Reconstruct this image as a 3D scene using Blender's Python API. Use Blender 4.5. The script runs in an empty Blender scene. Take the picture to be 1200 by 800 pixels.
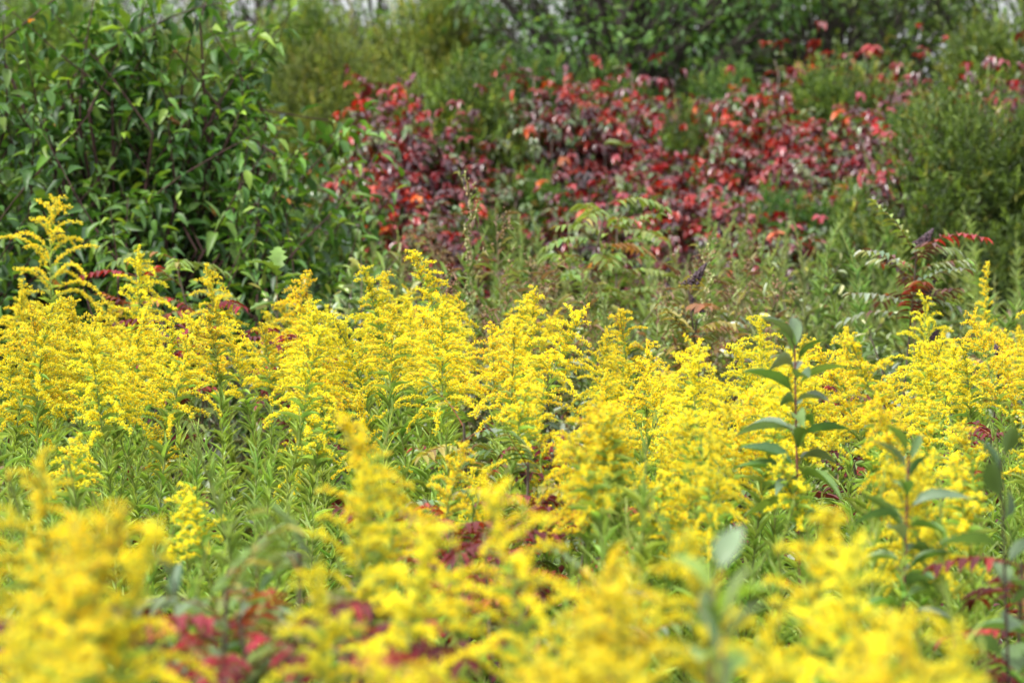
import bpy, math
import numpy as np
from mathutils import Vector
R = np.random.default_rng(7)
sc = bpy.context.scene
COL = sc.collection
rad = math.radians

# ------------------------------------------------------------------ camera
F = 3067.0                       # focal length in pixels of a 1200 px wide picture
HOR = 182.0                      # row of the horizon
PITCH = math.atan((400 - HOR) / F)
CAMZ = 1.6
cam = bpy.data.cameras.new("camera")
cam.sensor_width = 36.0
cam.lens = F * 36.0 / 1200.0
cam.clip_start = 0.1
cam.clip_end = 3000
cam.dof.use_dof = True
cam.dof.focus_distance = 6.2
cam.dof.aperture_fstop = 5.0
cam.dof.aperture_blades = 0
camo = bpy.data.objects.new("camera", cam)
camo.location = (0, 0, CAMZ)
camo.rotation_euler = (math.pi / 2 - PITCH, 0, 0)
COL.objects.link(camo)
sc.camera = camo


def P(px, py, d):
    """the place d metres ahead that stands at that pixel of the photograph"""
    u, v = (px - 600) / F, (400 - py) / F
    c, s = math.cos(PITCH), math.sin(PITCH)
    y, z = c + v * s, -s + v * c
    return np.array([u * d / y, d, CAMZ + z * d / y])


def nrm(a):
    return a / np.maximum(np.linalg.norm(a, axis=-1, keepdims=True), 1e-9)


# ------------------------------------------------------------------ mesh helpers
class MB:
    def __init__(s):
        s.v, s.c, s.f, s.n = [], [], [], 0

    def add(s, v, faces, col, mat=0):
        """faces: list of int arrays (m,3) or (m,4)"""
        s.v.append(v)
        col = np.asarray(col, float)
        s.c.append(np.broadcast_to(col, (len(v), 3)))
        for f in faces:
            if len(f):
                s.f.append((f + s.n, mat))
        s.n += len(v)

    def inst(s, T, pos, M, scale, col, mat=0):
        tv, tf = T
        k, n = len(pos), len(tv)
        if k == 0:
            return
        scale = np.asarray(scale, float)
        if scale.ndim == 1:
            scale = np.repeat(scale[:, None], 3, 1)
        v = np.einsum('kij,knj->kni', M, tv[None] * scale[:, None, :]) + pos[:, None, :]
        off = (np.arange(k) * n)[:, None, None]
        faces = [(f[None] + off).reshape(-1, f.shape[1]) for f in tf if len(f)]
        s.add(v.reshape(-1, 3), faces, np.repeat(col, n, 0), mat)

    def tube(s, pts, r, sides, col, mat=0):
        pts = np.asarray(pts, float)
        m = len(pts)
        r = np.broadcast_to(np.asarray(r, float), (m,))
        t = nrm(np.gradient(pts, axis=0))
        ref = np.array([0.31, 0.95, 0.05]) if abs(t[:, 2]).mean() > .5 else np.array([0, 0, 1.0])
        a = nrm(np.cross(t, ref))
        b = np.cross(t, a)
        th = np.arange(sides) * 2 * math.pi / sides
        v = pts[:, None] + r[:, None, None] * (a[:, None] * np.cos(th)[None, :, None] + b[:, None] * np.sin(th)[None, :, None])
        i = np.arange(m - 1)[:, None] * sides
        j = np.arange(sides)[None]
        j2 = (j + 1) % sides
        q = np.stack([i + j, i + j2, i + j2 + sides, i + j + sides], -1).reshape(-1, 4)
        s.add(v.reshape(-1, 3), [q], col, mat)

    def mesh(s, name, mats, smooth=True):
        me = bpy.data.meshes.new(name)
        v = np.concatenate(s.v).astype(np.float32)
        c = np.concatenate(s.c).astype(np.float32)
        loops = np.concatenate([f.reshape(-1) for f, _ in s.f]).astype(np.int32)
        tot = np.concatenate([np.full(len(f), f.shape[1]) for f, _ in s.f]).astype(np.int32)
        mi = np.concatenate([np.full(len(f), m) for f, m in s.f]).astype(np.int32)
        st = np.concatenate([[0], np.cumsum(tot)[:-1]]).astype(np.int32)
        me.vertices.add(len(v)); me.vertices.foreach_set("co", v.ravel())
        me.loops.add(len(loops)); me.loops.foreach_set("vertex_index", loops)
        me.polygons.add(len(tot))
        me.polygons.foreach_set("loop_start", st)
        me.polygons.foreach_set("loop_total", tot)
        me.polygons.foreach_set("material_index", mi)
        me.polygons.foreach_set("use_smooth", np.full(len(tot), smooth))
        ca = me.color_attributes.new("Col", 'FLOAT_COLOR', 'POINT')
        ca.data.foreach_set("color", np.concatenate([c, np.ones((len(c), 1), np.float32)], 1).ravel())
        for m in (mats if isinstance(mats, (list, tuple)) else [mats]):
            me.materials.append(m)
        me.update(calc_edges=True)
        return me


def frames(d, up=None):
    d = nrm(d)
    if up is None:
        up = np.array([0, 0, 1.0])
    up = np.broadcast_to(up, d.shape) + 1e-4
    x = nrm(np.cross(d, up))
    z = np.cross(x, d)
    return np.stack([x, d, z], -1)


def leafT(ys, ws, fold=.3, droop=.25, twist=0.0):
    """a leaf along +Y, length 1, full width 1, folded along its midrib and bent down towards its tip"""
    V, Q, T = [], [], []
    for k, (y, w) in enumerate(zip(ys, ws)):
        zc = -droop * y * y
        V += [(-w / 2, y, zc + fold * w / 2), (0, y, zc), (w / 2, y, zc + fold * w / 2)] if w > 0 else [(0, y, zc)] * 1
    rows = len(ys)
    idx, cnt = [], 0
    for w in ws:
        n = 3 if w > 0 else 1
        idx.append(list(range(cnt, cnt + n))); cnt += n
    for a, b in zip(idx[:-1], idx[1:]):
        if len(a) == 3 and len(b) == 3:
            Q += [(a[0], a[1], b[1], b[0]), (a[1], a[2], b[2], b[1])]
        elif len(b) == 1:
            T += [(a[0], a[1], b[0]), (a[1], a[2], b[0])]
        else:
            T += [(a[0], b[1], b[0]), (a[0], b[2], b[1])]
    return np.array(V, float), [np.array(Q, int).reshape(-1, 4), np.array(T, int).reshape(-1, 3)]


OVATE = leafT([0, .12, .35, .65, .87, 1], [0, .62, 1, .74, .3, 0], .32, .35)
OVATE_S = leafT([0, .3, .7, 1], [0, 1, .7, 0], .3, .3)
LANCE = leafT([0, .25, .6, 1], [.35, 1, .75, 0], .35, .28)
LANCE_S = leafT([0, .4, 1], [.4, 1, 0], .3, .25)
OBLONG = leafT([0, .2, .55, .85, 1], [.12, .7, 1, .75, 0], .3, .12)
BLADE = leafT([0, .5, 1], [.8, 1, 0], .2, .08)


def cupT():
    V, T = [], []
    n = 5
    for k in range(n):
        a = k * 2 * math.pi / n
        w = .42
        o = len(V)
        V += [(.3 * math.cos(a - w), .3 * math.sin(a - w), .05), (.3 * math.cos(a + w), .3 * math.sin(a + w), .05),
              (1.05 * math.cos(a), 1.05 * math.sin(a), .55)]
        T.append((o, o + 1, o + 2))
    o = len(V)
    for k in range(4):
        a = k * math.pi / 2
        V.append((.45 * math.cos(a), .45 * math.sin(a), .35))
    V += [(0, 0, 1.0), (0, 0, -.8)]
    for k in range(4):
        T += [(o + k, o + (k + 1) % 4, o + 4), (o + (k + 1) % 4, o + k, o + 5)]
    return np.array(V, float), [np.array(T, int)]


def octT():
    V = np.array([(1, 0, 0), (0, 1, 0), (-1, 0, 0), (0, -1, 0), (0, 0, 1), (0, 0, -1)], float)
    T = [(k, (k + 1) % 4, 4) for k in range(4)] + [((k + 1) % 4, k, 5) for k in range(4)]
    return V, [np.array(T, int)]


CUP, OCT = cupT(), octT()


def jit(col, n, a=.18, rng=R):
    """n colours round COL: each leaf or flower its own value and a little of its own hue"""
    col = np.asarray(col, float)
    v = 1 + a * rng.standard_normal((n, 1))
    h = 1 + .35 * a * rng.standard_normal((n, 3))
    return np.clip(col * v * h, .002, .95)


def pick(cols, w, n, a=.15, rng=R):
    cols = np.asarray(cols, float)
    w = np.asarray(w, float)
    i = rng.choice(len(cols), n, p=w / w.sum())
    return np.clip(cols[i] * (1 + a * rng.standard_normal((n, 1))), .002, .95)


# ------------------------------------------------------------------ materials
def mat(name, rough=.5, trans=.3, spec=.5, var=.12, hue=.02, noise=0.0, nscale=40, tcol=(1.25, 1.2, .55)):
    m = bpy.data.materials.new(name)
    m.use_nodes = True
    nt = m.node_tree
    N, L = nt.nodes, nt.links
    N.clear()
    out = N.new("ShaderNodeOutputMaterial")
    at = N.new("ShaderNodeAttribute"); at.attribute_name = "Col"
    oi = N.new("ShaderNodeObjectInfo")
    hs = N.new("ShaderNodeHueSaturation")
    mv = N.new("ShaderNodeMapRange"); mv.inputs[3].default_value = 1 - var; mv.inputs[4].default_value = 1 + var
    L.new(oi.outputs["Random"], mv.inputs[0])
    L.new(mv.outputs[0], hs.inputs["Value"])
    mh = N.new("ShaderNodeMapRange"); mh.inputs[3].default_value = .5 + hue; mh.inputs[4].default_value = .5 - hue
    wn = N.new("ShaderNodeTexWhiteNoise"); wn.noise_dimensions = '1D'
    L.new(oi.outputs["Random"], wn.inputs["W"])
    L.new(wn.outputs[0], mh.inputs[0])
    L.new(mh.outputs[0], hs.inputs["Hue"])
    L.new(at.outputs["Color"], hs.inputs["Color"])
    col = hs.outputs[0]
    if noise:
        tc = N.new("ShaderNodeTexCoord")
        nz = N.new("ShaderNodeTexNoise"); nz.inputs["Scale"].default_value = nscale; nz.inputs["Detail"].default_value = 2
        L.new(tc.outputs["Object"], nz.inputs["Vector"])
        mr = N.new("ShaderNodeMapRange"); mr.inputs[1].default_value = .3; mr.inputs[2].default_value = .7
        mr.inputs[3].default_value = 1 - noise; mr.inputs[4].default_value = 1 + noise
        L.new(nz.outputs[0], mr.inputs[0])
        h2 = N.new("ShaderNodeHueSaturation")
        L.new(mr.outputs[0], h2.inputs["Value"]); L.new(col, h2.inputs["Color"])
        col = h2.outputs[0]
    pb = N.new("ShaderNodeBsdfPrincipled")
    pb.inputs["Roughness"].default_value = rough
    pb.inputs["Specular IOR Level"].default_value = spec
    L.new(col, pb.inputs["Base Color"])
    if trans:
        tr = N.new("ShaderNodeBsdfTranslucent")
        mx = N.new("ShaderNodeMix"); mx.data_type = 'RGBA'; mx.blend_type = 'MULTIPLY'; mx.inputs[0].default_value = 1
        mx.inputs[7].default_value = (*tcol, 1)
        L.new(col, mx.inputs[6]); L.new(mx.outputs[2], tr.inputs[0])
        ms = N.new("ShaderNodeMixShader"); ms.inputs[0].default_value = trans
        L.new(pb.outputs[0], ms.inputs[1]); L.new(tr.outputs[0], ms.inputs[2])
        L.new(ms.outputs[0], out.inputs[0])
    else:
        L.new(pb.outputs[0], out.inputs[0])
    return m


M_FLOWER = mat("goldenrod_flower", .7, .42, .15, .12, .008, tcol=(1.15, 1.08, .6))
M_GLEAF = mat("goldenrod_leaf", .5, .45, .4, .16, .012, .12, 30)
M_STEM = mat("green_stem", .6, 0, .3, .15, .01, .15, 60)
M_BARK = mat("bark", .8, 0, .25, .12, .01, .3, 30)
M_SHRUB = mat("glossy_shrub_leaf", .46, .36, .38, .08, .01, .15, 25)
M_WAXY = mat("waxy_leaf", .3, .22, .6, .12, .012, .12, 30)
M_SUMAC = mat("sumac_leaf", .5, .34, .28, .12, .012, .2, 35)
M_RED = mat("creeper_leaf", .28, .24, .6, .1, .01, .15, 20, tcol=(1.7, .8, .5))
M_FEATHER = mat("feathery_foliage", .5, .34, .45, .16, .025, .15, 6)
M_TREE = mat("tree_leaf", .5, .42, .35, .12, .015, .12, 5)
M_UNDER = mat("undergrowth_leaf", .5, .25, .4, .0, .0, .15, 12)
M_DRY = mat("dry_seed_head", .85, .1, .15, .15, .02, .2, 60)
M_BERRY = mat("dark_berry", .55, 0, .4, .1, .01)


def ground_mat():
    m = bpy.data.materials.new("soil_and_litter"); m.use_nodes = True
    nt = m.node_tree; N, L = nt.nodes, nt.links
    pb = N["Principled BSDF"]; pb.inputs["Roughness"].default_value = .95
    tc = N.new("ShaderNodeTexCoord")
    n1 = N.new("ShaderNodeTexNoise"); n1.inputs["Scale"].default_value = 3; n1.inputs["Detail"].default_value = 8
    n2 = N.new("ShaderNodeTexNoise"); n2.inputs["Scale"].default_value = 45; n2.inputs["Detail"].default_value = 6
    L.new(tc.outputs["Object"], n1.inputs[0]); L.new(tc.outputs["Object"], n2.inputs[0])
    r1 = N.new("ShaderNodeValToRGB"); r1.color_ramp.elements[0].color = (.035, .05, .015, 1); r1.color_ramp.elements[1].color = (.11, .09, .045, 1)
    r1.color_ramp.elements[0].position = .4; r1.color_ramp.elements[1].position = .62
    r2 = N.new("ShaderNodeValToRGB"); r2.color_ramp.elements[0].color = (.4, .4, .4, 1); r2.color_ramp.elements[1].color = (1, 1, 1, 1)
    r2.color_ramp.elements[0].position = .35; r2.color_ramp.elements[1].position = .65
    L.new(n1.outputs[0], r1.inputs[0]); L.new(n2.outputs[0], r2.inputs[0])
    mx = N.new("ShaderNodeMix"); mx.data_type = 'RGBA'; mx.blend_type = 'MULTIPLY'; mx.inputs[0].default_value = 1
    L.new(r1.outputs[0], mx.inputs[6]); L.new(r2.outputs[0], mx.inputs[7]); L.new(mx.outputs[2], pb.inputs["Base Color"])
    bp = N.new("ShaderNodeBump"); bp.inputs["Strength"].default_value = .6; bp.inputs["Distance"].default_value = .05
    L.new(n2.outputs[0], bp.inputs["Height"]); L.new(bp.outputs[0], pb.inputs["Normal"])
    return m


# ------------------------------------------------------------------ objects
def thing(name, label, cat, loc, rotz=0, group=None):
    o = bpy.data.objects.new(name, None)
    COL.objects.link(o)
    o.location = tuple(float(x) for x in loc); o.rotation_euler = (0, 0, rotz)
    o.empty_display_size = .1
    o["label"] = label; o["category"] = cat
    if group:
        o["group"] = group
    return o


def part(name, me, parent):
    o = bpy.data.objects.new(name, me)
    COL.objects.link(o)
    o.parent = parent
    return o


def dup(src, loc, rot=(0, 0, 0), scale=(1, 1, 1), label=None, group=None):
    r = src.copy(); COL.objects.link(r)
    r.location = tuple(float(x) for x in loc); r.rotation_euler = rot; r.scale = scale
    if label: r["label"] = label
    if group: r["group"] = group
    elif "group" in r: del r["group"]
    for ch in kids[src.name]:
        c = ch.copy(); COL.objects.link(c); c.parent = r
        for g in kids.get(ch.name, ()):
            e = g.copy(); COL.objects.link(e); e.parent = c
    return r


kids = {}          # prototype name -> its parts
used = set()


def proto(name, cat, parts):
    """a thing with its parts, standing at the origin until place() moves it"""
    t = thing(name, "", cat, (0, 0, 0))
    ks = []
    for pn, me, *subs in parts:
        o = part(pn, me, t); ks.append(o)
        if subs:
            kids[o.name] = [part(sn, sm, o) for sn, sm in subs[0]]
    kids[t.name] = ks
    return t


def place(p, loc, rot=(0, 0, 0), scale=1.0, label="", group=None):
    s = scale if isinstance(scale, tuple) else (scale,) * 3
    if p.name in used:
        return dup(p, loc, rot, s, label, group)
    used.add(p.name)
    p.location = tuple(float(x) for x in loc); p.rotation_euler = rot; p.scale = s
    p["label"] = label
    if group: p["group"] = group
    return p


def bend(p0, d0, length, n, droop, rng, wob=.0):
    """points of a stalk that starts at p0 along d0 and sags by DROOP radians over its length"""
    pts = [np.array(p0, float)]
    d = nrm(np.array(d0, float))
    for k in range(n):
        pts.append(pts[-1] + d * length / n)
        d = nrm(d + np.array([0, 0, -droop / n]) + wob * rng.standard_normal(3) / n)
    return np.array(pts)


def along(pts, t):
    """points and tangents at fractions t of a polyline"""
    seg = np.linalg.norm(np.diff(pts, axis=0), axis=1)
    s = np.concatenate([[0], np.cumsum(seg)])
    x = np.asarray(t) * s[-1]
    p = np.stack([np.interp(x, s, pts[:, k]) for k in range(3)], -1)
    e = s[-1] * .02
    q = np.stack([np.interp(np.clip(x + e, 0, s[-1]), s, pts[:, k]) for k in range(3)], -1)
    r = np.stack([np.interp(np.clip(x - e, 0, s[-1]), s, pts[:, k]) for k in range(3)], -1)
    return p, nrm(q - r)


YEL = [(.84, .69, .022), (.88, .76, .035), (.76, .73, .07), (.84, .57, .015)]
GLF = (.27, .38, .085)


def goldenrod(seed, H=1.2, plume=.27, wid=.11, lean=(0, 0), n=30, flower=True, ripe=0.0, spire=False, leaf=GLF):
    g = np.random.default_rng(seed)
    # the stem, straight and slightly leaning, nodding at its tip
    top = np.array([lean[0] + .04 * g.standard_normal(), lean[1] + .04 * g.standard_normal(), H])
    ts = np.linspace(0, 1, 14)
    nod = np.array([g.uniform(-.03, .03), g.uniform(-.03, .03), 0]) * (0 if spire else 1)
    pts = ts[:, None] ** np.array([1.8, 1.8, 1])[None] * top + (ts ** 10)[:, None] * nod * 2
    pts[:, 0] += .008 * np.sin(ts * 7 + g.uniform(0, 6)); pts[:, 1] += .008 * np.sin(ts * 6 + g.uniform(0, 6))
    stem = MB()
    stem.tube(pts, np.linspace(.0042, .0014, 14), 5, (.17, .2, .05))
    # leaves
    lf = MB()
    t1 = 1 - plume / H * .93 if flower else .985
    nl = int((135 if flower else 150) * H)
    t = np.linspace(.12, t1, nl) + .004 * g.standard_normal(nl)
    p, tan = along(pts, np.clip(t, 0, 1))
    az = np.arange(nl) * 2.4 + g.uniform(0, 6) + .3 * g.standard_normal(nl)
    el = rad(44) + rad(16) * (t / t1) ** 3 + .2 * g.standard_normal(nl)
    if not flower:
        el = el + rad(20) * (t / t1) ** 8
    d = np.stack([np.cos(az) * np.cos(el), np.sin(az) * np.cos(el), np.sin(el)], -1) + tan * .1
    k = t / t1
    L = (.045 + .04 * np.sin(np.clip(k * 1.15, 0, 1) * 3.0)) * g.uniform(.75, 1.2, nl)
    if not flower:
        L *= np.where(k > .93, .55, 1.0)
    M = frames(d, np.stack([g.normal(0, .25, nl), g.normal(0, .25, nl), np.ones(nl)], -1))
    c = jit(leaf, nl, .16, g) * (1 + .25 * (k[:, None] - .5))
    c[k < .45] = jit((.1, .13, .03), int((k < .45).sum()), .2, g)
    lf.inst(LANCE, p, M, np.stack([L * g.uniform(.085, .13, nl), L, L * g.uniform(.1, 1.2, nl)], -1), c)
    parts = [("stem", stem.mesh("goldenrod_stem", M_STEM)), ("foliage", lf.mesh("goldenrod_foliage", M_GLEAF))]
    if not flower:
        return parts
    # the plume: arching sprays, each carrying small heads in tufts along its upper side
    pl = MB()
    hp, hd, hs, hc = [], [], [], []
    sweep = np.array([g.uniform(-.6, .6), g.uniform(-.4, .4), 0])
    for i in range(n):
        u = (i + .5 * g.random()) / n
        h = 1 - plume / H * (1 - u) * .97
        p0, t0 = along(pts, [h])
        a = i * 2.4 + g.normal(0, .3)
        ln = wid * (1.12 - u) ** .75 * g.uniform(.7, 1.25) * (1 if not spire else .62)
        if u > .93: ln *= .7
        e = rad(g.uniform(38, 60)) + u * rad(18)
        d0 = np.array([math.cos(a) * math.cos(e), math.sin(a) * math.cos(e), math.sin(e)]) + sweep * .6
        q = bend(p0[0], d0, ln, 8, g.uniform(1.5, 2.3) * (1 if not spire else .6), g, .3)
        pl.tube(q, np.linspace(.0011, .0005, len(q)), 3, (.36, .44, .12), 1)
        nn = max(4, int(ln / .0046))
        s = np.linspace(.2 if u < .6 else .05, 1, nn)
        cp, ct = along(q, s)
        up = nrm(np.array([0, 0, 1.0]) - ct * ct[:, 2:3])
        sd = np.cross(ct, up)
        side = sd * g.uniform(-1, 1, (nn, 1)) * .0038
        tuft = cp + up * g.uniform(.001, .0065, (nn, 1)) * (1.2 - .4 * s[:, None]) + side
        m = 7
        cc = np.repeat(tuft, m, 0) + .0022 * g.standard_normal((nn * m, 3))
        hp.append(cc)
        hd.append(np.repeat(up + side * 60, m, 0) + .6 * g.standard_normal((nn * m, 3)))
        hs.append(g.uniform(.0021, .0034, nn * m))
        w = np.array([.36, .34, .24, .06]) if ripe < .3 else np.array([.4, .3, .12, .18])
        col = pick(YEL, w, nn * m, .07, g)
        green = g.random(nn * m) < (.09 + .4 * max(0, -ripe) + .15 * (s.repeat(m) > .9))
        col[green] = (.50, .58, .10)
        if ripe > 0:
            o = g.random(nn * m) < ripe * .3
            col[o] = (.55, .34, .06)
        hc.append(col)
    hp, hd, hs, hc = map(np.concatenate, (hp, hd, hs, hc))
    Mh = frames(hd, g.standard_normal(hd.shape))
    Mh = Mh[:, :, [0, 2, 1]] * np.array([1, -1, 1])[None, None]
    pl.inst(CUP, hp, Mh, hs, hc)
    # small leaves among the sprays
    nl = 26
    t = np.linspace(1 - plume / H, .985, nl)
    p, tan = along(pts, t)
    az = np.arange(nl) * 2.4; el = rad(35) + .2 * g.standard_normal(nl)
    d = np.stack([np.cos(az) * np.cos(el), np.sin(az) * np.cos(el), np.sin(el)], -1)
    L = np.linspace(.055, .015, nl)
    pl.inst(LANCE, p, frames(d), np.stack([L * .16, L, L], -1), jit(leaf, nl, .15, g) * 1.1, 1)
    parts.append(("flower_plume", pl.mesh("goldenrod_plume", [M_FLOWER, M_GLEAF], False)))
    return parts


GOLD = []
for i in range(14):
    g = np.random.default_rng(100 + i)
    pl = g.uniform(.19, .27)
    GOLD.append(proto("goldenrod_plant", "goldenrod", goldenrod(200 + i, 1.2, pl, pl * g.uniform(.42, .56), (g.uniform(-.1, .1), g.uniform(-.1, .1)),
                                                                int(pl * 128), ripe=g.uniform(-.35, .5))))
GOLD_SPIRE = proto("goldenrod_plant", "goldenrod", goldenrod(300, 1.25, .26, .085, (0.02, 0), 30, ripe=-.1, spire=True))
GOLD_SMALL = [proto("goldenrod_plant", "goldenrod", goldenrod(310 + i, 1.05, .13, .06, (.03, 0), 16, ripe=.1)) for i in range(3)]
GOLD_WIDE = [proto("goldenrod_plant", "goldenrod", goldenrod(330 + i, 1.25, .30, .19, (0, 0), 24, ripe=-.3)) for i in range(2)]
LEAFY = [proto("leafy_stem_plant", "leafy plant", goldenrod(400 + i, 1.1, lean=(R.uniform(-.1, .1), R.uniform(-.1, .1)), flower=False,
               leaf=[(.27, .38, .085), (.25, .37, .08), (.30, .39, .10), (.22, .33, .085)][i % 4])) for i in range(6)]


def put(p, px, py, d, H, label, group=None, rotz=None, s=None, tilt=(0, 0)):
    """stand a plant of height H so that its tip reaches that point"""
    q = P(px, py, d)
    k = q[2] / H
    return place(p, (q[0], q[1], 0), (tilt[0], tilt[1], R.uniform(0, 6.28) if rotz is None else rotz), (k if s is None else s,) * 2 + (k,), label, group)


# heights of the prototypes
HG, HS, HSM, HW, HL = 1.2, 1.25, 1.05, 1.25, 1.1
nG = 0


def G(px, py, d, label, group=None, i=None, s=None):
    global nG
    nG += 1
    put(GOLD[(nG * 5) % 14 if i is None else i], px, py, d, HG, label, group, s=s, tilt=(R.normal(0, .05), R.normal(0, .07)) if group and d > 3.6 else (0, 0))


# ---- goldenrods that stand out, each with its own label
put(GOLD_WIDE[0], 64, 234, 8.1, HW, "tallest goldenrod, its open plume rising against the dark leafy shrub", s=1.15)
G(150, 298, 7.9, "tall goldenrod whose plume tops the red pinnate sumac leaf by the dark shrub")
G(24, 330, 7.6, "goldenrod with drooping sprays under the tallest open plume")
G(292, 314, 7.8, "goldenrod with a narrow tip in front of the broad lime green leaf")
G(362, 318, 7.7, "goldenrod with one-sided sprays just beyond the broad lime green leaf")
G(440, 322, 7.5, "goldenrod with a hooked yellow tip in front of the low waxy bushes")
G(500, 312, 7.2, "goldenrod with a sideways hooked tip, close beside the tallest central plume")
G(540, 296, 7.2, "tallest of the central goldenrods, a full plume below the thin seed stalk", i=3)
G(598, 338, 7.3, "goldenrod leaning outward with a single arched spray beside the seed stalks", i=8)
G(760, 362, 7.2, "goldenrod with a long arched tip before the brown weed tangle")
G(700, 392, 6.9, "lower goldenrod just beside the long arched tip before the weed tangle")
put(GOLD_SPIRE, 1150, 306, 7.9, HS, "isolated slim goldenrod spire standing above its neighbours against the dark evergreen", s=.9)
put(GOLD_WIDE[1], 1090, 352, 7.5, HW, "goldenrod with loose short sprays between the berry sumac and the slim spire", s=.85)
G(1200, 326, 7.3, "tall goldenrod with stacked bright sprays cut by the picture edge near the slim spire", i=5)
G(885, 375, 7.0, "goldenrod whose tip stands behind the sharp dark-leaved sapling")
G(985, 388, 7.0, "goldenrod with fanned sprays just beyond the sharp dark-leaved sapling")
put(GOLD_SMALL[0], 240, 566, 4.6, HSM, "small goldenrod tuft alone among the green leafy stems, under a thin spray")
put(GOLD_SMALL[1], 272, 575, 4.5, HSM, "tiny arched goldenrod spray beside the small lone tuft among green stems")
put(GOLD_SMALL[2], 585, 556, 5.0, HSM, "small bright goldenrod tuft above the maroon sumac leaves in the field")
put(GOLD_SMALL[0], 535, 530, 5.2, HSM, "low goldenrod tuft over the reddish sumac sprig in the field gap")
G(716, 548, 4.4, "single conical goldenrod between the blurred centre plumes and the field gap", i=2, s=.85)
G(1080, 538, 4.2, "goldenrod wrapped round the red-stemmed sapling with slim leaves", i=7)
G(1130, 548, 4.0, "goldenrod leaning beside the red-stemmed sapling with slim leaves", i=9)
put(GOLD_SMALL[1], 1132, 508, 5.3, HSM, "small goldenrod tuft next to the bare dark twig at the field edge")

# ---- near, strongly blurred plumes
fl = "blurred goldenrod plume in the big near bunch beside the mixed red and green sumac"
for (x, y, d) in [(30, 556, 2.75), (140, 588, 2.5), (70, 625, 2.35), (-20, 640, 2.4), (20, 730, 2.1), (110, 528, 3.2)]:
    G(x, y, d, fl, "near goldenrods beside the mixed sumac")
put(GOLD_SMALL[2], 150, 765, 2.2, HSM, "arched low goldenrod spray under the big near bunch by the red sumac")
fc = "blurred goldenrod plume in the tall column between the mixed sumac and the field gap"
for (x, y, d) in [(448, 500, 3.4), (415, 565, 3.1), (405, 690, 2.6), (455, 610, 2.9)]:
    G(x, y, d, fc, "near goldenrods in the tall column")
fm = "blurred goldenrod plume in the near heap under the field gap with maroon sumac"
for (x, y, d) in [(672, 588, 2.8), (628, 690, 2.5), (740, 705, 2.45), (670, 740, 2.15), (575, 755, 2.2), (480, 775, 2.2)]:
    G(x, y, d, fm, "near goldenrods in the central heap")
fr = "blurred goldenrod plume in the near heap below the two red-stemmed saplings"
for (x, y, d) in [(928, 588, 2.85), (870, 660, 2.5), (965, 645, 2.6), (1000, 720, 2.3), (905, 740, 2.15), (820, 765, 2.15)]:
    G(x, y, d, fr, "near goldenrods below the saplings")
fe = "blurred goldenrod tip just showing under the dark gap beside the bare twig"
for (x, y, d) in [(1085, 758, 2.3), (1140, 745, 2.35), (1185, 755, 2.2)]:
    G(x, y, d, fe, "near goldenrod tips under the dark gap")

# ---- the dense stand in the middle of the field
top_line = [(-60, 335), (0, 340), (60, 350), (150, 352), (220, 358), (300, 354), (400, 342), (450, 352), (475, 385), (510, 338), (560, 338), (600, 375), (625, 410), (680, 418), (720, 405),
            (770, 392), (800, 412), (850, 415), (880, 395), (950, 405), (1000, 418), (1050, 412), (1090, 380), (1120, 405), (1160, 400), (1200, 372), (1260, 370)]
low_line = [(-60, 405), (0, 402), (100, 395), (200, 385), (300, 392), (370, 398), (430, 425), (475, 425), (520, 380), (570, 385), (600, 430), (680, 470), (760, 480), (850, 470),
            (950, 440), (1000, 410), (1050, 400), (1100, 415), (1150, 410), (1260, 410)]
tx, ty = np.array(top_line, float).T
lx, ly = np.array(low_line, float).T
BANDS = [(-200, 215, "goldenrod in the dense stand in front of the dark leafy shrub", "dense goldenrods by the leafy shrub"),
         (215, 475, "goldenrod in the dense stand between the leafy shrub and the central plumes", "dense goldenrods beside the central plumes"),
         (475, 625, "goldenrod in the central clump behind the field gap with maroon sumac", "goldenrods of the central clump"),
         (625, 860, "goldenrod in the bright stand in front of the brown weed tangle", "goldenrods before the weed tangle"),
         (860, 1020, "goldenrod in the stand round the sharp dark-leaved sapling", "goldenrods round the dark-leaved sapling"),
         (1020, 1400, "goldenrod in the sparser stand below the berry sumac and the slim spire", "goldenrods below the berry sumac")]
pts_acc = []
tries = 0
while len(pts_acc) < 118 and tries < 60000:
    tries += 1
    d = math.sqrt(R.uniform(4.2 ** 2, 8.6 ** 2))
    px = R.uniform(-50, 1250)
    w = (px - 600) / F * d
    z = R.normal(1.17, .07)
    py = HOR + (CAMZ - z) * F / d
    lo, hi = np.interp(px, lx, ly), np.interp(px, tx, ty)
    if py > lo or py < hi:
        continue
    if (px < 600 and d < 5.4) or d < 4.3:
        continue
    if px > 655 and d < 5.6 and R.random() < .45:
        continue
    if 490 < px < 655 and py > 392:
        continue
    if px > 1010 and R.random() < .35:
        continue
    if math.sin(w * 5.1 + 1.3 * math.sin(d * 2.3)) * math.sin(d * 3.7 + 2 * w) < -.28:
        continue
    if any((w - a) ** 2 + ((d - b) * .8) ** 2 < .165 ** 2 for a, b in pts_acc):
        continue
    pts_acc.append((w, d))
    b = next(b for b in BANDS if b[0] <= px < b[1])
    G(px, py, d, b[2], b[3])
for k in range(34):
    px = R.uniform(-10, 1230)
    py = R.uniform(430, 520) if px < 640 else R.uniform(470, 560)
    d = R.uniform(4.6, 6.4) if px < 640 else R.uniform(4.0, 5.2)
    if 480 < px < 640 and py > 480: continue
    put(GOLD_SMALL[k % 3] if k % 4 else GOLD[k % 14], px, py, d, HSM if k % 4 else HG,
        "small low goldenrod tuft on the stand's near fringe, above the flowerless green stems", "goldenrod tufts on the near fringe", s=1.1 if k % 4 else .7)
print("stand", len(pts_acc), tries, "goldenrods", nG)

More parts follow.
